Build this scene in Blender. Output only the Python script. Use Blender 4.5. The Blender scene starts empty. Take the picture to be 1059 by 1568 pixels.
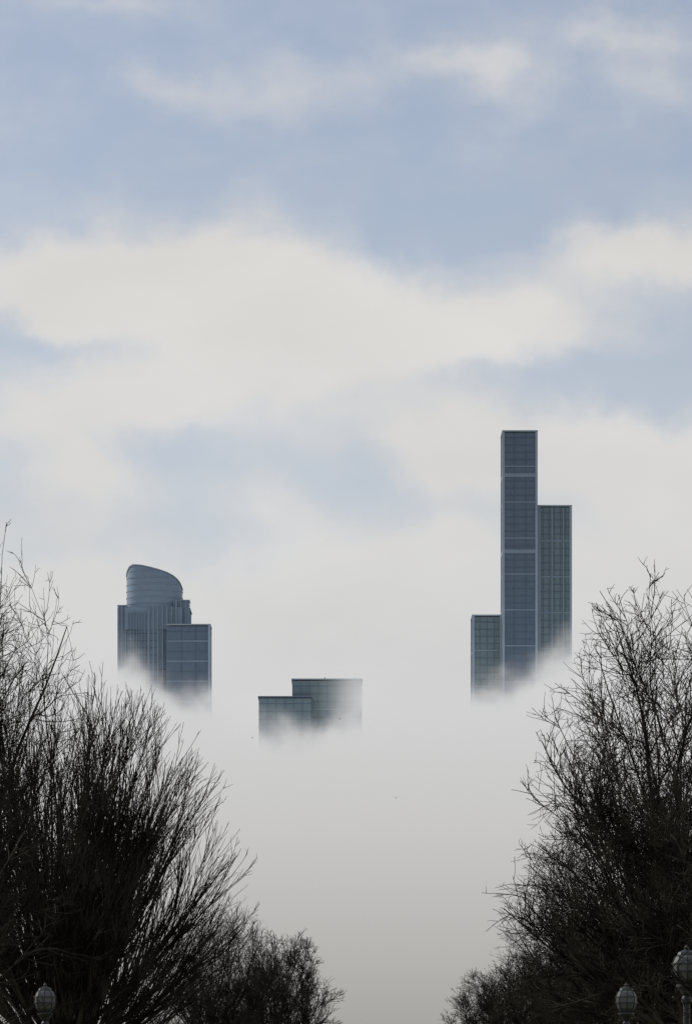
import bpy, math, numpy as np
from mathutils import Vector
scene = bpy.context.scene
scene.view_settings.view_transform = 'Standard'
scene.view_settings.look = 'None'
scene.view_settings.exposure = 0

# ------------------------------------------------------------------ helpers
def new_mat(name):
    m = bpy.data.materials.new(name); m.use_nodes = True
    nt = m.node_tree; nt.nodes.clear()
    out = nt.nodes.new('ShaderNodeOutputMaterial')
    return m, nt, out

class NT:
    def __init__(s, nt): s.nt = nt
    def n(s, t, **k):
        nd = s.nt.nodes.new(t)
        for a, b in k.items(): setattr(nd, a, b)
        return nd
    def put(s, sock, v):
        if isinstance(v, bpy.types.NodeSocket): s.nt.links.new(v, sock)
        elif v is not None: sock.default_value = v
    def m(s, op, a, b=None, c=None, clamp=False):
        nd = s.n('ShaderNodeMath', operation=op, use_clamp=clamp)
        s.put(nd.inputs[0], a); s.put(nd.inputs[1], b); s.put(nd.inputs[2], c)
        return nd.outputs[0]
    def v(s, op, a, b=None, c=None):
        nd = s.n('ShaderNodeVectorMath', operation=op)
        s.put(nd.inputs[0], a); s.put(nd.inputs[1], b)
        if c is not None: s.put(nd.inputs[2], c)
        return nd.outputs['Value'] if op in ('DOT_PRODUCT', 'LENGTH') else nd.outputs[0]
    def comb(s, x, y, z=0.0):
        nd = s.n('ShaderNodeCombineXYZ')
        s.put(nd.inputs[0], x); s.put(nd.inputs[1], y); s.put(nd.inputs[2], z)
        return nd.outputs[0]
    def sep(s, v):
        nd = s.n('ShaderNodeSeparateXYZ'); s.put(nd.inputs[0], v); return nd.outputs
    def noise(s, vec, scale, detail=4, rough=0.5, dim='3D'):
        nd = s.n('ShaderNodeTexNoise', noise_dimensions=dim); s.put(nd.inputs['Vector'], vec)
        nd.inputs['Scale'].default_value = scale; nd.inputs['Detail'].default_value = detail
        nd.inputs['Roughness'].default_value = rough
        return nd.outputs
    def sstep(s, x, lo, hi):
        nd = s.n('ShaderNodeMapRange', interpolation_type='SMOOTHSTEP')
        s.put(nd.inputs[0], x); nd.inputs[1].default_value = lo; nd.inputs[2].default_value = hi
        return nd.outputs[0]
    def ramp(s, fac, stops, interp='LINEAR'):
        nd = s.n('ShaderNodeValToRGB'); cr = nd.color_ramp; cr.interpolation = interp
        while len(cr.elements) > 1: cr.elements.remove(cr.elements[-1])
        cr.elements[0].position = stops[0][0]; cr.elements[0].color = stops[0][1]
        for p, c in stops[1:]:
            e = cr.elements.new(p); e.color = c
        s.put(nd.inputs[0], fac); return nd.outputs[0]
    def mix(s, f, a, b):
        nd = s.n('ShaderNodeMix', data_type='RGBA')
        s.put(nd.inputs[0], f); s.put(nd.inputs[6], a); s.put(nd.inputs[7], b)
        return nd.outputs[2]

def mesh_obj(name, verts, faces, mat, parent=None, smooth=False):
    me = bpy.data.meshes.new(name); me.from_pydata([tuple(v) for v in verts], [], faces); me.update()
    if smooth:
        for p in me.polygons: p.use_smooth = True
    ob = bpy.data.objects.new(name, me); scene.collection.objects.link(ob)
    if mat: me.materials.append(mat)
    if parent: ob.parent = parent
    return ob
def empty(name, loc=(0, 0, 0)):
    e = bpy.data.objects.new(name, None); e.location = loc; scene.collection.objects.link(e); return e

class Boxes:
    def __init__(s): s.v = []; s.f = []
    def box(s, x0, x1, y0, y1, z0, z1):
        b = len(s.v)
        s.v += [(x0,y0,z0),(x1,y0,z0),(x1,y1,z0),(x0,y1,z0),(x0,y0,z1),(x1,y0,z1),(x1,y1,z1),(x0,y1,z1)]
        s.f += [tuple(b+i for i in q) for q in ((0,3,2,1),(4,5,6,7),(0,1,5,4),(1,2,6,5),(2,3,7,6),(3,0,4,7))]
    def obj(s, name, mat, parent):
        if s.v: return mesh_obj(name, s.v, s.f, mat, parent)

# ------------------------------------------------------------------ fog colour by elevation (tangent), shade near the ground painted in
FOGSTOPS = [(0.0, (0.33,0.32,0.30,1)), (0.02, (0.39,0.378,0.358,1)), (0.045, (0.49,0.482,0.468,1)),
            (0.07, (0.575,0.57,0.565,1)), (0.10, (0.64,0.64,0.643,1)), (0.14, (0.68,0.675,0.67,1)),
            (0.20, (0.705,0.69,0.67,1)), (1.0, (0.68,0.675,0.665,1))]

# ------------------------------------------------------------------ world
SUN_EL, SUN_AZ = math.radians(32), math.radians(-62)
world = bpy.data.worlds.new("World"); scene.world = world; world.use_nodes = True
nt = world.node_tree; nt.nodes.clear(); N = NT(nt)
out = N.n('ShaderNodeOutputWorld'); bg = N.n('ShaderNodeBackground'); nt.links.new(bg.outputs[0], out.inputs[0])
STR = 0.1; bg.inputs[1].default_value = STR
sky = N.n('ShaderNodeTexSky', sky_type='NISHITA'); sky.sun_disc = False
sky.sun_elevation = SUN_EL; sky.sun_rotation = SUN_AZ; sky.air_density = 1.0; sky.dust_density = 1.0; sky.ozone_density = 2.0
d = N.n('ShaderNodeTexCoord').outputs['Generated']
X, Y, Z = N.sep(d)
az = N.m('ARCTAN2', X, Y)
hor = N.m('SQRT', N.m('ADD', N.m('MULTIPLY', X, X), N.m('MULTIPLY', Y, Y)))
el = N.m('DIVIDE', Z, N.m('MAXIMUM', hor, 0.02))
p0 = N.comb(N.m('MULTIPLY', az, 60.0), N.m('MULTIPLY', el, 60.0), 0.0)
w1 = N.noise(p0, 0.55, 5, 0.55, '2D')['Color']
w1 = N.v('MULTIPLY', N.v('SUBTRACT', w1, (0.5,0.5,0.5)), (2.2, 1.3, 0.0))
p = N.v('ADD', p0, w1)
blobs = [ # azimuth, elevation, widths (sky-map units x100), weight
 (60,440,190,75,.9),(340,425,210,85,1.05),(420,530,250,110,.8),(620,520,150,80,.75),(770,495,160,50,.55),
 (970,400,170,55,.85),(1100,400,120,70,.4),(20,640,160,50,.7),(230,600,150,60,.6),(130,740,95,60,.85),
 (440,780,80,45,.5),(700,700,110,70,.75),(900,700,210,55,.95),(1060,760,170,90,.8),(640,840,130,40,.5),
 (60,522,130,28,-.5),(190,385,45,30,-.3),(270,690,90,40,-.4),(540,740,90,50,-.35),(280,835,220,38,-.35),
 (930,575,230,48,-.5),(60,865,90,25,-.3),(840,350,160,45,-.3),(620,330,120,50,-.3),
 (250,130,110,28,.3),(400,150,140,40,.32),(560,105,100,38,.34),(740,105,90,38,.5),(940,45,130,34,.42),
 (1010,140,100,48,.36),(180,8,170,20,.22)]
M = None
for (u, v, su, sv, a) in blobs:
    c = ((u-529.5)/100.0, (1684-v)/100.0); s1, s2 = 100.0/su, 100.0/sv
    q = N.v('MULTIPLY_ADD', p, (s1, s2, 0.0), (-c[0]*s1, -c[1]*s2, 0.0))
    e = N.m('POWER', math.exp(-1), N.v('DOT_PRODUCT', q, q))
    M = N.m('MULTIPLY', e, a) if M is None else N.m('MULTIPLY_ADD', e, a, M)
py = N.sep(p)[1]
M = N.m('ADD', M, N.m('MULTIPLY', N.sstep(py, 9.3, 7.3), 1.3))
M = N.m('ADD', M, N.m('MULTIPLY', N.sstep(py, 14.0, 9.0), 0.16))
behind = N.sstep(N.m('ABSOLUTE', az), 0.12, 0.5)
M = N.m('ADD', M, N.m('MULTIPLY', behind, 0.35))
f1 = N.noise(N.v('MULTIPLY', p0, (0.6,1.0,1)), 1.1, 6, 0.52, '2D')[0]
M = N.m('ADD', M, N.m('MULTIPLY', N.m('SUBTRACT', f1, 0.5), 0.6))
cl = N.sstep(M, -0.18, 0.98)
veil = N.m('MULTIPLY_ADD', N.sstep(py, 15.5, 8.5), 0.26, 0.22)
cl = N.m('ADD', veil, N.m('MULTIPLY', N.m('SUBTRACT', 1.0, veil), cl))
fogc = N.ramp(N.m('MULTIPLY', el, 1.0, clamp=True), FOGSTOPS)
f2 = N.noise(N.v('MULTIPLY', p0, (0.5,1.0,1)), 0.5, 4, 0.5, '2D')[0]
shade = N.m('MULTIPLY_ADD', N.m('SUBTRACT', f2, 0.5), 0.16, 1.0)
fogc = N.v('MULTIPLY', fogc, N.comb(shade, shade, shade))
cloudc = N.v('MULTIPLY', fogc, (1/STR, 1/STR, 1/STR))
skyc = N.v('MULTIPLY', sky.outputs[0], (1.10, 1.02, 1.02))
N.put(bg.inputs[0], N.mix(cl, skyc, cloudc))

# ------------------------------------------------------------------ sun
sd = bpy.data.lights.new('sun', 'SUN'); sd.energy = 2.4; sd.angle = math.radians(0.53); sd.color = (1, .95, .88)
so = bpy.data.objects.new('sun', sd); scene.collection.objects.link(so)
sdir = Vector((math.sin(SUN_AZ)*math.cos(SUN_EL), math.cos(SUN_AZ)*math.cos(SUN_EL), math.sin(SUN_EL)))
so.rotation_euler = (-sdir).to_track_quat('-Z', 'Y').to_euler(); so.location = (-40, 0, 60)

# ------------------------------------------------------------------ materials
def facade_mat(name, c1, c2, cell=(1.6, 3.3), rough=0.35, vary=0.35):
    m, nt, out = new_mat(name); N = NT(nt)
    b = N.n('ShaderNodeBsdfPrincipled'); nt.links.new(b.outputs[0], out.inputs[0])
    pos = N.n('ShaderNodeTexCoord').outputs['Object']
    x, y, z = N.sep(pos)
    cx = N.m('FLOOR', N.m('DIVIDE', N.m('ADD', x, y), cell[0])); cz = N.m('FLOOR', N.m('DIVIDE', z, cell[1]))
    wn = N.n('ShaderNodeTexWhiteNoise', noise_dimensions='2D'); N.put(wn.inputs[0], N.comb(cx, cz, 0))
    big = N.noise(N.v('MULTIPLY', pos, (1, 1, .5)), 0.06, 3)[0]
    f = N.m('ADD', N.m('MULTIPLY', wn.outputs[0], vary), N.m('MULTIPLY', N.m('SUBTRACT', big, 0.3), 1.0), clamp=True)
    N.put(b.inputs['Base Color'], N.mix(f, c1+(1,), c2+(1,)))
    b.inputs['Roughness'].default_value = rough
    return m
glass_a = facade_mat('blue_glass', (.088,.132,.195), (.12,.172,.238))  # aerial haze over the towers is painted into these glass colours
glass_b = facade_mat('green_glass', (.118,.178,.21), (.158,.222,.25), vary=.45)
glass_c = facade_mat('pale_blue_glass', (.175,.245,.335), (.22,.30,.39))
def plain(name, c, rough=.7, scale=3):
    m, nt, out = new_mat(name); N = NT(nt)
    b = N.n('ShaderNodeBsdfPrincipled'); nt.links.new(b.outputs[0], out.inputs[0])
    pos = N.n('ShaderNodeTexCoord').outputs['Object']
    n = N.noise(pos, scale, 4)[0]
    N.put(b.inputs['Base Color'], N.mix(n, tuple(x*.8 for x in c)+(1,), tuple(x*1.2 for x in c)+(1,)))
    b.inputs['Roughness'].default_value = rough
    return m
slab_m = plain('spandrel_panel', (.205,.275,.35), .6, scale=.1)
dark_m = plain('dark_spandrel', (.088,.132,.182), .6, scale=.1)  # colour brought closer to the glass to paint in haze
pier_m = plain('concrete_pier', (.30,.37,.44), .7, scale=.1)
iron = plain('painted_iron', (.02,.022,.022), .45)

# ------------------------------------------------------------------ skyscrapers
def tower(par, pre, x0, x1, y0, y1, zt, glass, bands=(), floor=3.3, strong=5, mull=3.2, zb=0, piers=True, line=dark_m, sl=.35, mw=.26, cap=pier_m):
    B = Boxes(); B.box(x0, x1, y0, y1, zb, zt-1.0); B.obj(pre+'_glass_walls', glass, par)
    S = Boxes(); D = Boxes(); P = Boxes()
    z = zt-3.6; i = 0
    while z > 120:
        if i % strong == strong-1: S.box(x0-.12, x1+.12, y0-.25, y1+.12, z, z+.6)
        else: D.box(x0-.06, x1+.06, y0-.13, y1+.06, z, z+sl)
        z -= floor; i += 1
    for b in bands: S.box(x0-.2, x1+.2, y0-.35, y1+.2, b-.9, b+.9)
    n = max(2, int(round((x1-x0)/mull)))
    for k in range(1, n):
        x = x0+(x1-x0)*k/n; D.box(x-mw/2, x+mw/2, y0-.18, y0-.002, 100, zt-1.2)
    n = max(2, int(round((y1-y0)/mull)))
    for k in range(1, n):
        y = y0+(y1-y0)*k/n
        D.box(x0-.09, x0-.002, y-.13, y+.13, 100, zt-1.2); D.box(x1+.002, x1+.09, y-.13, y+.13, 100, zt-1.2)
    S.obj(pre+'_spandrels', slab_m, par); D.obj(pre+'_mullions', line, par)
    w = 1.1
    if piers:
        c = [(x0-.3, y0-.45), (x1+.3-w, y0-.45), (x0-.3, y1+.3-w), (x1+.3-w, y1+.3-w)]
        if piers == 'right': c = [c[1], c[3]]
        for (xa, ya) in c: P.box(xa, xa+w, ya, ya+w, 0, zt-.6)
    P.box(x0-.4, x1+.4, y0-.55, y1+.4, zt-.6, zt)
    P.obj(pre+'_frame', cap, par)

t = empty('setback_skyscraper')
tower(t, 'tall_tube', 71.95, 87.6, 1800, 1818, 309.2, glass_a, bands=(288.6, 253.6), mull=5.2, mw=.15)
tower(t, 'second_tube', 88.2, 103.5, 1803, 1822, 275.3, glass_b, mull=2.6, mw=.2)
tower(t, 'low_tube', 58.2, 71.4, 1803, 1822, 224.9, glass_b, mull=3.2, mw=.2)
R = Boxes(); R.box(75, 84, 1806, 1813, 309.2, 309.9); R.obj('roof_plant', pier_m, t)
V = Boxes()
V.box(88.0, 89.4, 1801.6, 1802.4, 0, 274.5); V.box(94.3, 94.9, 1802.3, 1802.75, 100, 274); V.box(99.6, 100.1, 1802.3, 1802.75, 100, 274)
V.obj('vertical_piers', slab_m, t)

t = empty('curved_crown_skyscraper')
def prism(par, name, cx, a, cy, b, zb, topf, mat, seg=56, ex=2.4):
    vs = []; fs = []
    for i in range(seg):
        th = 2*math.pi*i/seg; c, s = math.cos(th), math.sin(th)
        x = cx + a*math.copysign(abs(c)**(2/ex), c); y = cy + b*math.copysign(abs(s)**(2/ex), s)
        vs += [(x, y, zb), (x, y, topf(x))]
    for i in range(seg):
        j = (i+1) % seg; fs.append((2*i, 2*j, 2*j+1, 2*i+1))
    fs.append(tuple(2*i+1 for i in range(seg)))
    return mesh_obj(name, vs, fs, mat, par)
def rings(par, name, cx, a, cy, b, zs, h, topf, mat, seg=56, ex=2.4, o=.2):
    vs = []; fs = []
    def P(i, o):
        th = 2*math.pi*i/seg; c, s = math.cos(th), math.sin(th)
        return (cx+(a+o)*math.copysign(abs(c)**(2/ex), c), cy+(b+o)*math.copysign(abs(s)**(2/ex), s))
    for z in zs:
        for i in range(seg):
            p, q = P(i, o), P(i+1, o); pi, qi = P(i, -.1), P(i+1, -.1)
            if min(topf(p[0]), topf(q[0])) < z+h+.2: continue
            k = len(vs)
            vs += [(*p, z), (*q, z), (*q, z+h), (*p, z+h), (*pi, z), (*qi, z), (*qi, z+h), (*pi, z+h)]
            fs += [(k,k+1,k+2,k+3), (k+3,k+2,k+6,k+7), (k,k+4,k+5,k+1)]
    return mesh_obj(name, vs, fs, mat, par)
px = [-101.3,-100.6,-99.6,-97.9,-94,-89.8,-85.5,-82.3,-79.5,-77.6,-76.2,-75.4]
pz = [243.2,245.6,247.2,248.0,247.5,246.5,245.3,244.2,242.8,241.3,239.4,236.8]
topf = lambda x: float(np.interp(x, px, pz))
flat = lambda z: (lambda x: z)
prism(t, 'crown', -88.35, 12.9, 1812, 10, 200, topf, glass_c)
rings(t, 'crown_bands', -88.35, 12.9, 1812, 10, [230+3.0*i for i in range(6)], .45, topf, slab_m)
rv = []; rf = []
for i in range(56):
    th = 2*math.pi*i/56; c, s = math.cos(th), math.sin(th); e = 2/2.4
    for (o, dz) in ((.3, -.2), (.3, .35), (-.4, .35)):
        rv.append((-88.35+(12.9+o)*math.copysign(abs(c)**e, c), 1812+(10+o)*math.copysign(abs(s)**e, s),
                   topf(-88.35+12.9*math.copysign(abs(c)**e, c))+dz))
for i in range(56):
    j = (i+1) % 56
    rf += [(3*i, 3*j, 3*j+1, 3*i+1), (3*i+1, 3*j+1, 3*j+2, 3*i+2)]
mesh_obj('crown_rim', rv, rf, slab_m, t)
tower(t, 'body', -104.7, -72.0, 1806, 1826, 228.3, glass_c, mull=1.8, piers=False, line=slab_m, sl=.2, strong=50)
prism(t, 'bowed_front', -90.5, 11.5, 1806.5, 4.5, 0, flat(227.5), glass_c)
rings(t, 'bowed_front_bands', -90.5, 11.5, 1806.5, 4.5, [z for z in np.arange(150, 227, 3.3)], .3, flat(227.5), dark_m, o=.1)
B = Boxes()
B.box(-79.5, -72.0, 1803.5, 1812, 0, 231.2); B.box(-104.9, -101.0, 1803.6, 1812, 0, 228.9)
B.box(-101.6, -75.2, 1801.8, 1806, 218, 228.2)
B.obj('shoulders', glass_c, t)
B = Boxes()
for i in range(9): B.box(-90.8+i*2.1, -90.2+i*2.1, 1800.9 if i<7 else 1802.6, 1803.4, 150, 228.6 if i < 6 else 231.6)
for x in (-105.0, -103.2, -101.4): B.box(x, x+.6, 1802.7, 1803.5, 0, 228+(x+105)*.4)
B.box(-75.6, -71.8, 1803.0, 1812.2, 231.2, 231.8); B.box(-105.1, -100.9, 1803.2, 1812.2, 228.9, 229.4)
for i in range(8): B.box(-100.2+i*1.3, -99.95+i*1.3, 1801.0, 1801.79, 150, 226)
B.obj('ribs', slab_m, t)
tower(t, 'low_wing', -81.7, -62.3, 1796, 1812, 219.8, glass_a, mull=6.4, floor=4.6, strong=2, line=dark_m, piers='right', mw=.12)

t = empty('low_rise_glass_building')
tower(t, 'front_block', -40.0, -16.0, 1800, 1816, 187.1, glass_b, floor=3.6, strong=4, mull=4, piers=False, mw=.1, cap=dark_m)
tower(t, 'rear_block', -24.7, 7.3, 1806, 1830, 195.8, glass_b, floor=3.6, strong=4, mull=4, piers=False, mw=.1, cap=slab_m)
B = Boxes()
for (a, b2, h) in ((-18,-14,.5), (-10,-9.6,1.3), (-3,1.5,.4), (4,4.3,1.1)): B.box(a, b2, 1812, 1816, 195.802, 195.8+h)
B.obj('roof_plant', slab_m, t)

# ------------------------------------------------------------------ fog bank (self-lit volume)
B = Boxes(); B.box(-300, 300, 1700, 1785, 0, 222)
fm, nt, out = new_mat('fog'); N = NT(nt)
pos = N.n('ShaderNodeNewGeometry').outputs['Position']
x, y, z = N.sep(pos)
hs = [(-300,205),(-112,195),(-98,189),(-84,179),(-64,173),(-44,163),(-30,158),(-16,160),(-2,165),(12,170),(30,172),(59,178),(78,184),(98,194),(116,200),(300,205)]
H = N.ramp(N.m('DIVIDE', N.m('ADD', x, 300.0), 600.0), [((a+300)/600, ((b-150)/60,)*3+(1,)) for a, b in hs], 'EASE')
H = N.m('MULTIPLY_ADD', N.sep(H)[0], 60.0, 150.0)
n1 = N.noise(N.v('MULTIPLY', pos, (1, .35, 1.0)), 0.06, 3, 0.58)[0]
hh = N.m('ADD', H, N.m('MULTIPLY', N.m('SUBTRACT', n1, 0.5), 40.0))
core = N.m('MULTIPLY', N.m('POWER', N.sstep(N.m('SUBTRACT', hh, z), -30.0, 32.0), 3.6), 0.36)
q = N.v('MULTIPLY', N.v('SUBTRACT', pos, (7.0, 0.0, 180.0)), (1/10, 0, 1/16))
veil = N.m('MULTIPLY', N.m('EXPONENT', N.m('MULTIPLY', N.v('DOT_PRODUCT', q, q), -1.0)), N.m('MULTIPLY', n1, 0.032))
dens = N.m('ADD', core, veil)
ab = N.n('ShaderNodeVolumeAbsorption'); ab.inputs[0].default_value = (0,0,0,1); N.put(ab.inputs[1], dens)
em = N.n('ShaderNodeEmission')  # fog glows by itself, standing in for scattered daylight
N.put(em.inputs[0], N.ramp(N.m('DIVIDE', z, 1740.0), FOGSTOPS)); N.put(em.inputs[1], dens)
ad = N.n('ShaderNodeAddShader'); nt.links.new(ab.outputs[0], ad.inputs[0]); nt.links.new(em.outputs[0], ad.inputs[1])
nt.links.new(ad.outputs[0], out.inputs['Volume'])
try: fm.cycles.volume_step_rate = 0.4
except Exception as e: print(e)
B.obj('fog_bank', fm, None)

# ------------------------------------------------------------------ ground + path
gm, nt, out = new_mat('winter_grass'); N = NT(nt)
b = N.n('ShaderNodeBsdfPrincipled'); nt.links.new(b.outputs[0], out.inputs[0])
pos = N.n('ShaderNodeTexCoord').outputs['Object']
N.put(b.inputs['Base Color'], N.mix(N.noise(pos, .4, 6, .6)[0], (.05,.06,.025,1), (.12,.10,.055,1))); b.inputs['Roughness'].default_value = .95
mesh_obj('ground', [(-7000,-500,0),(7000,-500,0),(7000,9000,0),(-7000,9000,0)], [(0,1,2,3)], gm)
pm = plain('gravel_path', (.22,.20,.17), .9, scale=5)
mesh_obj('footpath', [(-2.8,-50,.004),(2.8,-50,.004),(2.8,900,.004),(-2.8,900,.004)], [(0,1,2,3)], pm)

# ------------------------------------------------------------------ bare trees
bark, nt, out = new_mat('bark'); N = NT(nt)
b = N.n('ShaderNodeBsdfDiffuse'); nt.links.new(b.outputs[0], out.inputs[0])
pos = N.n('ShaderNodeTexCoord').outputs['Object']
N.put(b.inputs['Color'], N.mix(N.sstep(N.noise(pos, .8, 2, .6)[0], .35, .75), (.013,.012,.010,1), (.085,.076,.062,1)))

def norm(a): return a/np.maximum(np.linalg.norm(a, axis=-1, keepdims=True), 1e-9)
def integrate(rng, base, dr, L, S, wander, trop):
    n = len(base); P = np.zeros((n, S, 3)); P[:, 0] = base; dd = dr.copy()
    st = (L/(S-1))[:, None]
    for k in range(1, S):
        dd = norm(dd + rng.normal(0, wander, (n, 3)) + np.array([0, 0, trop]))
        P[:, k] = P[:, k-1] + dd*st
    return P
def env_dist(p, d, R, H, h0):
    s = np.array([1/R, 1/R, 1/(H-h0)]); q = (p-np.array([0, 0, h0]))*s; e = d*s
    a = (e*e).sum(-1); b = (q*e).sum(-1); c = (q*q).sum(-1)-1
    disc = np.maximum(b*b-a*c, 0)
    return np.maximum((-b+np.sqrt(disc))/a, 0)*(c < 0)
def spawn(rng, P, Rr, L, total, S, t0, t1, ang, Lr, wander, trop, rmul, rmin, tip, env, reach=None, up=0.0, asp=.28):
    n = len(P); w = L/L.sum(); idx = rng.choice(n, total, p=w)
    m = total; t = t0+(t1-t0)*rng.random(m)
    f = t*(P.shape[1]-1); i = np.minimum(f.astype(int), P.shape[1]-2); fr = (f-i)[:, None]
    base = P[idx, i]*(1-fr)+P[idx, i+1]*fr
    T = norm(P[idx, i+1]-P[idx, i])
    r = Rr[idx, i]*(1-fr[:, 0])+Rr[idx, i+1]*fr[:, 0]
    pr = norm(np.cross(T, rng.normal(0, 1, (m, 3))))
    a = np.radians(np.abs(rng.normal(ang, ang*asp, m)))[:, None]
    dr = norm(np.cos(a)*T + np.sin(a)*pr + np.array([0, 0, up]))
    D = env_dist(base, dr, *env)
    if reach: Lc = np.minimum(D*(reach[0]+(reach[1]-reach[0])*rng.random(m)), Lr)
    else: Lc = np.minimum(Lr*(0.5+0.9*rng.random(m))*(1-.35*t), D+Lr*.35)
    keep = Lc > .06; base, dr, Lc, r = base[keep], dr[keep], Lc[keep], r[keep]
    Q = integrate(rng, base, dr, Lc, S, wander, trop)
    r0 = np.maximum(np.minimum(r*rmul, .012*Lc+rmin), rmin)
    RR = np.maximum(r0[:, None]*np.linspace(1, tip, S)[None], rmin*.6)
    return Q, RR, Lc
def tubes(P, Rr, sides):
    n, S, _ = P.shape
    T = np.zeros_like(P); T[:, 1:-1] = P[:, 2:]-P[:, :-2]; T[:, 0] = P[:, 1]-P[:, 0]; T[:, -1] = P[:, -1]-P[:, -2]; T = norm(T)
    ref = np.tile(np.array([.31, .87, .11]), (n, 1)); A = norm(np.cross(T, ref[:, None, :])); Bb = np.cross(T, A)
    th = np.arange(sides)*2*math.pi/sides
    V = P[:, :, None, :] + Rr[:, :, None, None]*(np.cos(th)[None, None, :, None]*A[:, :, None, :]+np.sin(th)[None, None, :, None]*Bb[:, :, None, :])
    ids = np.arange(n*S*sides).reshape(n, S, sides); nx = np.roll(ids, -1, axis=2)
    F = np.stack([ids[:, :-1], nx[:, :-1], nx[:, 1:], ids[:, 1:]], -1).reshape(-1, 4)
    return V.reshape(-1, 3), F
def tree_mesh(name, seed, H, R, h0, nl, maxang, fork, counts, lens, trunk_r=.28, wander=.09, ang=(30,38,42,45), rmin=.008, trop=.05, up=.0):
    rng = np.random.default_rng(seed); VS = []; FS = []; off = 0; env = (R, H, h0)
    def add(P, Rr, s):
        nonlocal off
        V, F = tubes(P, Rr, s); VS.append(V); FS.append(F+off); off += len(V)
    tp = np.array([[[0, 0, -.1], [.03, .02, .4], [.06, 0, 1.0], [.02, .05, fork], [.05, -.05, fork+H*.12], [0, .1, fork+H*.3]]])
    tr = np.array([[trunk_r*1.5, trunk_r*1.1, trunk_r, trunk_r*.92, trunk_r*.6, trunk_r*.3]]); add(tp, tr, 10)
    th = np.arange(nl)*2.39996+rng.random(nl)*.5
    pol = np.radians(maxang)*np.sqrt((np.arange(nl)+.3)/nl)*(.85+.3*rng.random(nl))
    dr = np.stack([np.sin(pol)*np.cos(th), np.sin(pol)*np.sin(th), np.cos(pol)], 1)
    base = np.tile(np.array([0.02, .03, fork-.1]), (nl, 1)); base[:, 2] += rng.random(nl)*H*.12
    D = env_dist(base, dr, R, H, h0)
    D = np.where(D > .5, D, R*.8)
    Lm = D*(.84+.2*rng.random(nl))
    P1 = integrate(rng, base, dr, Lm, 14, wander*.6, trop*.5)
    r1 = trunk_r*.36*(.7+.5*rng.random(nl)); R1 = r1[:, None]*np.linspace(1, .12, 14)[None]; add(P1, R1, 6)
    P2, R2, L2 = spawn(rng, P1, R1, Lm, counts[0], 11, .1, .9, ang[0], 9, wander, trop, .6, rmin*1.6, .25, env, reach=(.6, 1.08), up=up); add(P2, R2, 5)
    P3, R3, L3 = spawn(rng, P2, R2, L2, counts[1], 7, .08, .97, ang[1], lens[0], wander*1.2, trop, .6, rmin*1.2, .5, env, up=up); add(P3, R3, 4)
    P4, R4, L4 = spawn(rng, P3, R3, L3, counts[2], 5, .08, .98, ang[2], lens[1], wander*1.4, trop, .7, rmin, .6, env, up=up); add(P4, R4, 3)
    if counts[3]:
        P5, R5, L5 = spawn(rng, P4, R4, L4, counts[3], 4, .1, 1.0, ang[3], lens[2], wander*1.6, trop, .8, rmin*.8, .7, env, up=up); add(P5, R5, 3)
    V = np.concatenate(VS).astype(np.float32); F = np.concatenate(FS).astype(np.int32)
    me = bpy.data.meshes.new(name); me.vertices.add(len(V)); me.vertices.foreach_set('co', V.ravel())
    me.loops.add(F.size); me.loops.foreach_set('vertex_index', F.ravel())
    me.polygons.add(len(F)); me.polygons.foreach_set('loop_start', np.arange(0, F.size, 4, dtype=np.int32))
    me.polygons.foreach_set('loop_total', np.full(len(F), 4, dtype=np.int32))
    me.update(calc_edges=True); me.materials.append(bark)
    print(name, len(F), V[:, 2].max(), abs(V[:, 0]).max()); return me
elm  = tree_mesh('elm_a', 3, 15.8, 5.3, 7.2, 24, 54, 2.4, (210, 2400, 9500, 10000), (1.7,.85,.38), wander=.12, ang=(30,40,44,48), rmin=.0095, trop=.05)
elm2 = tree_mesh('elm_b', 11, 16.0, 5.2, 7.2, 20, 50, 2.6, (150, 1700, 7000, 7500), (1.8,.9,.4), wander=.115, ang=(28,38,42,46), rmin=.009, trop=.05)
broom = tree_mesh('broom', 5, 14.2, 5.6, 5.0, 34, 55, 1.8, (300, 2500, 6500, 2500), (2.1,.95,.4), wander=.045, ang=(15,18,22,28), rmin=.0085, trop=.03, up=.06)
broom2 = tree_mesh('broom_b', 15, 14.2, 5.6, 5.0, 26, 55, 1.8, (200, 1500, 4000, 1500), (2.1,.95,.4), wander=.045, ang=(15,18,22,28), rmin=.0085, trop=.03, up=.06)
small = tree_mesh('small', 8, 10.6, 3.4, 4.6, 18, 52, 1.6, (140, 1500, 6000, 7000), (1.2,.6,.3), trunk_r=.18, wander=.10, ang=(28,36,42,46), rmin=.011)
small2 = tree_mesh('small_b', 28, 10.6, 3.4, 4.6, 18, 52, 1.6, (130, 1400, 5500, 6500), (1.2,.6,.3), trunk_r=.18, wander=.10, ang=(28,36,42,46), rmin=.011)
sparse = tree_mesh('sparse', 21, 10.6, 3.4, 4.6, 20, 54, 1.6, (100, 900, 3500, 3500), (1.3,.6,.3), trunk_r=.16, wander=.10, ang=(28,36,42,46), rmin=.008)
def tree(me, x, y, rot, s=(1,1,1)):
    o = bpy.data.objects.new('bare_tree', me); o.location = (x, y, 0); o.rotation_euler = (0, 0, math.radians(rot)); o.scale = s
    scene.collection.objects.link(o); return o
# right side of the avenue
tree(elm, 9.5, 105, 20)
tree(elm2, 10.6, 130, 140, (1.02, 1.02, .84))
tree(sparse, 8.1, 63, 300, (1.2, 1.2, .72))
tree(elm2, 9.9, 160, 250, (.8, .8, .71))
tree(small, 9.7, 200, 30, (1.12, 1.12, .93))
tree(small2, 9.6, 260, 130, (1.1, 1.1, .98))
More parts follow.
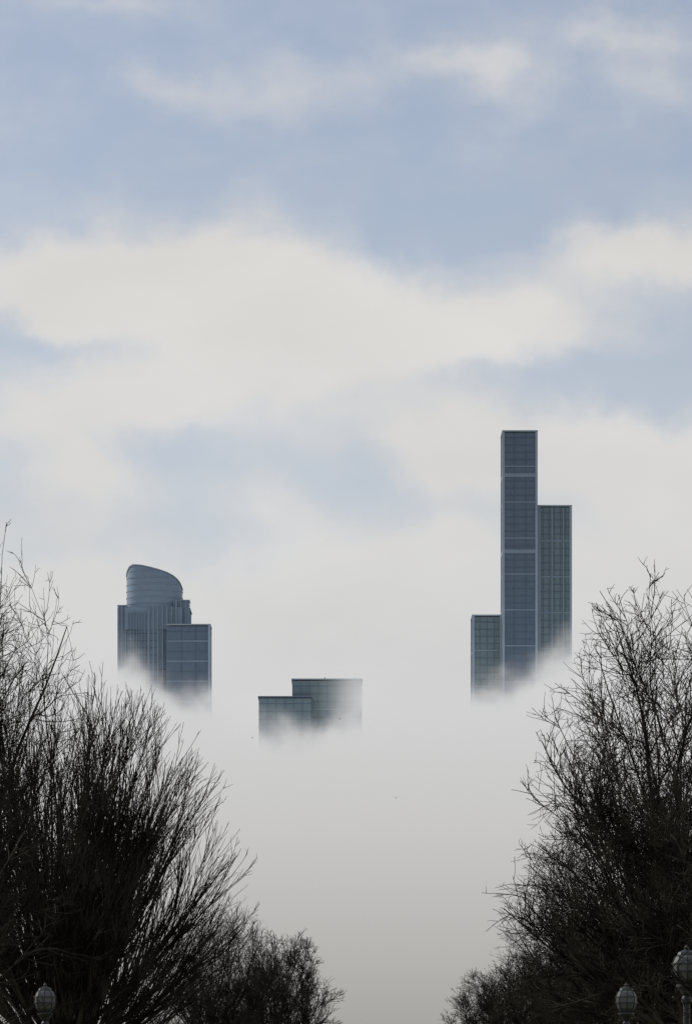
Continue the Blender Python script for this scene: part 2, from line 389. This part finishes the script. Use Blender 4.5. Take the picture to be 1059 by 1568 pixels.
# left side
tree(elm2, -10.3, 100, 75, (.8, .8, 1.07))
tree(broom, -8.3, 116, 0)
tree(broom2, -9.9, 145, 120, (.93, .93, .95))
tree(sparse, -9.7, 80, 190, (1.25, 1.25, .82))
tree(elm2, -6.0, 172, 200, (.68,.68,.68))
tree(small, -3.5, 200, 100, (.97, .97, 1.0))

# ------------------------------------------------------------------ street lamps
gl, nt, out = new_mat('frosted_glass'); N = NT(nt)
b = N.n('ShaderNodeBsdfPrincipled'); nt.links.new(b.outputs[0], out.inputs[0])
b.inputs['Base Color'].default_value = (.085,.09,.085,1); b.inputs['Roughness'].default_value = .3
def lathe(name, prof, seg, mat, par, smooth=False):
    vs = [(r*math.cos(2*math.pi*i/seg), r*math.sin(2*math.pi*i/seg), z) for (r, z) in prof for i in range(seg)]
    fs = [(k*seg+i, k*seg+(i+1) % seg, (k+1)*seg+(i+1) % seg, (k+1)*seg+i) for k in range(len(prof)-1) for i in range(seg)]
    return mesh_obj(name, vs, fs, mat, par, smooth)
def lamp(x, y):
    e = empty('street_lamp', (x, y, 0))
    lathe('post', [(.26,0),(.26,.12),(.2,.2),(.17,.55),(.11,.68),(.085,.9),(.075,2.2),(.06,3.35),(.09,3.4),(.09,3.46),(.06,3.5),(.14,3.62),(.18,3.66),(.18,3.70),(.1,3.71)], 16, iron, e)
    G = [(.12,3.71),(.21,3.80),(.245,3.93),(.245,4.06),(.20,4.17),(.13,4.23)]
    lathe('globe', G, 8, gl, e)
    lathe('cap', [(.16,4.215),(.14,4.26),(.07,4.29),(.035,4.31),(.045,4.335),(.02,4.37),(.001,4.39)], 8, iron, e)
    vs = []; fs = []
    for i in range(8):
        a = 2*math.pi*i/8; c, s = math.cos(a), math.sin(a)
        for k, (r, z) in enumerate(G):
            for (o, w) in ((-.004,-.011), (.012,-.011), (.012,.011), (-.004,.011)):
                vs.append(((r+o)*c-w*s, (r+o)*s+w*c, z))
        b0 = i*len(G)*4
        for k in range(len(G)-1):
            for q in range(4): fs.append((b0+k*4+q, b0+k*4+(q+1)%4, b0+(k+1)*4+(q+1)%4, b0+(k+1)*4+q))
    mesh_obj('globe_ribs', vs, fs, iron, e)
    for z in (3.93, 4.06):
        lathe('globe_band', [(.246,z-.012),(.262,z-.012),(.262,z+.012),(.246,z+.012)], 8, iron, e)
lamp(-6.9, 90); lamp(6.43, 90); lamp(5.9, 68)

# ------------------------------------------------------------------ birds
def bird(x, y, z, yaw, flap):
    e = empty('flying_bird', (x, y, z)); e.rotation_euler = (0, 0, math.radians(yaw))
    lathe_o = lathe('body', [(.001,-.24),(.03,-.18),(.07,-.05),(.075,.06),(.05,.15),(.045,.2),(.02,.25),(.001,.28)], 10, iron, e, True)
    lathe_o.rotation_euler = (0, math.radians(90), 0)
    vs = []; fs = []
    for s in (-1, 1):
        b = len(vs)
        for (t, ch0, ch1, h) in ((0,-.1,.12,0),(.22,-.08,.13,flap*.18),(.42,-.1,.06,flap*.2),(.58,-.12,-.08,flap*.14)):
            vs += [(ch0, s*t, h), (ch1, s*t, h), ((ch0+ch1)/2, s*t, h+.02)]
        for k in range(3):
            a = b+3*k; fs += [(a,a+3,a+5,a+2), (a+2,a+5,a+4,a+1), (a,a+1,a+4,a+3)]
    mesh_obj('wings', vs, fs, iron, e)
    mesh_obj('tail', [(-.2,-.03,0),(-.2,.03,0),(-.38,.07,0),(-.38,-.07,0),(-.2,0,.02)], [(0,1,2,3),(0,4,1),(4,0,3),(4,3,2),(4,2,1)], iron, e)
bird(-21.5, 900, 84.8, 70, 1); bird(11.5, 900, 71, 110, .6); bird(-1.4, 900, 89.2, 40, -.5)

# ------------------------------------------------------------------ camera
cd = bpy.data.cameras.new('camera'); co = bpy.data.objects.new('camera', cd); scene.collection.objects.link(co)
co.location = (0, 0, 1.7); co.rotation_euler = (math.radians(90), 0, 0)
cd.sensor_fit = 'VERTICAL'; cd.sensor_height = 36; cd.lens = 36*6000/1568
cd.shift_y = 900/1568; cd.clip_start = .5; cd.clip_end = 20000
scene.camera = co
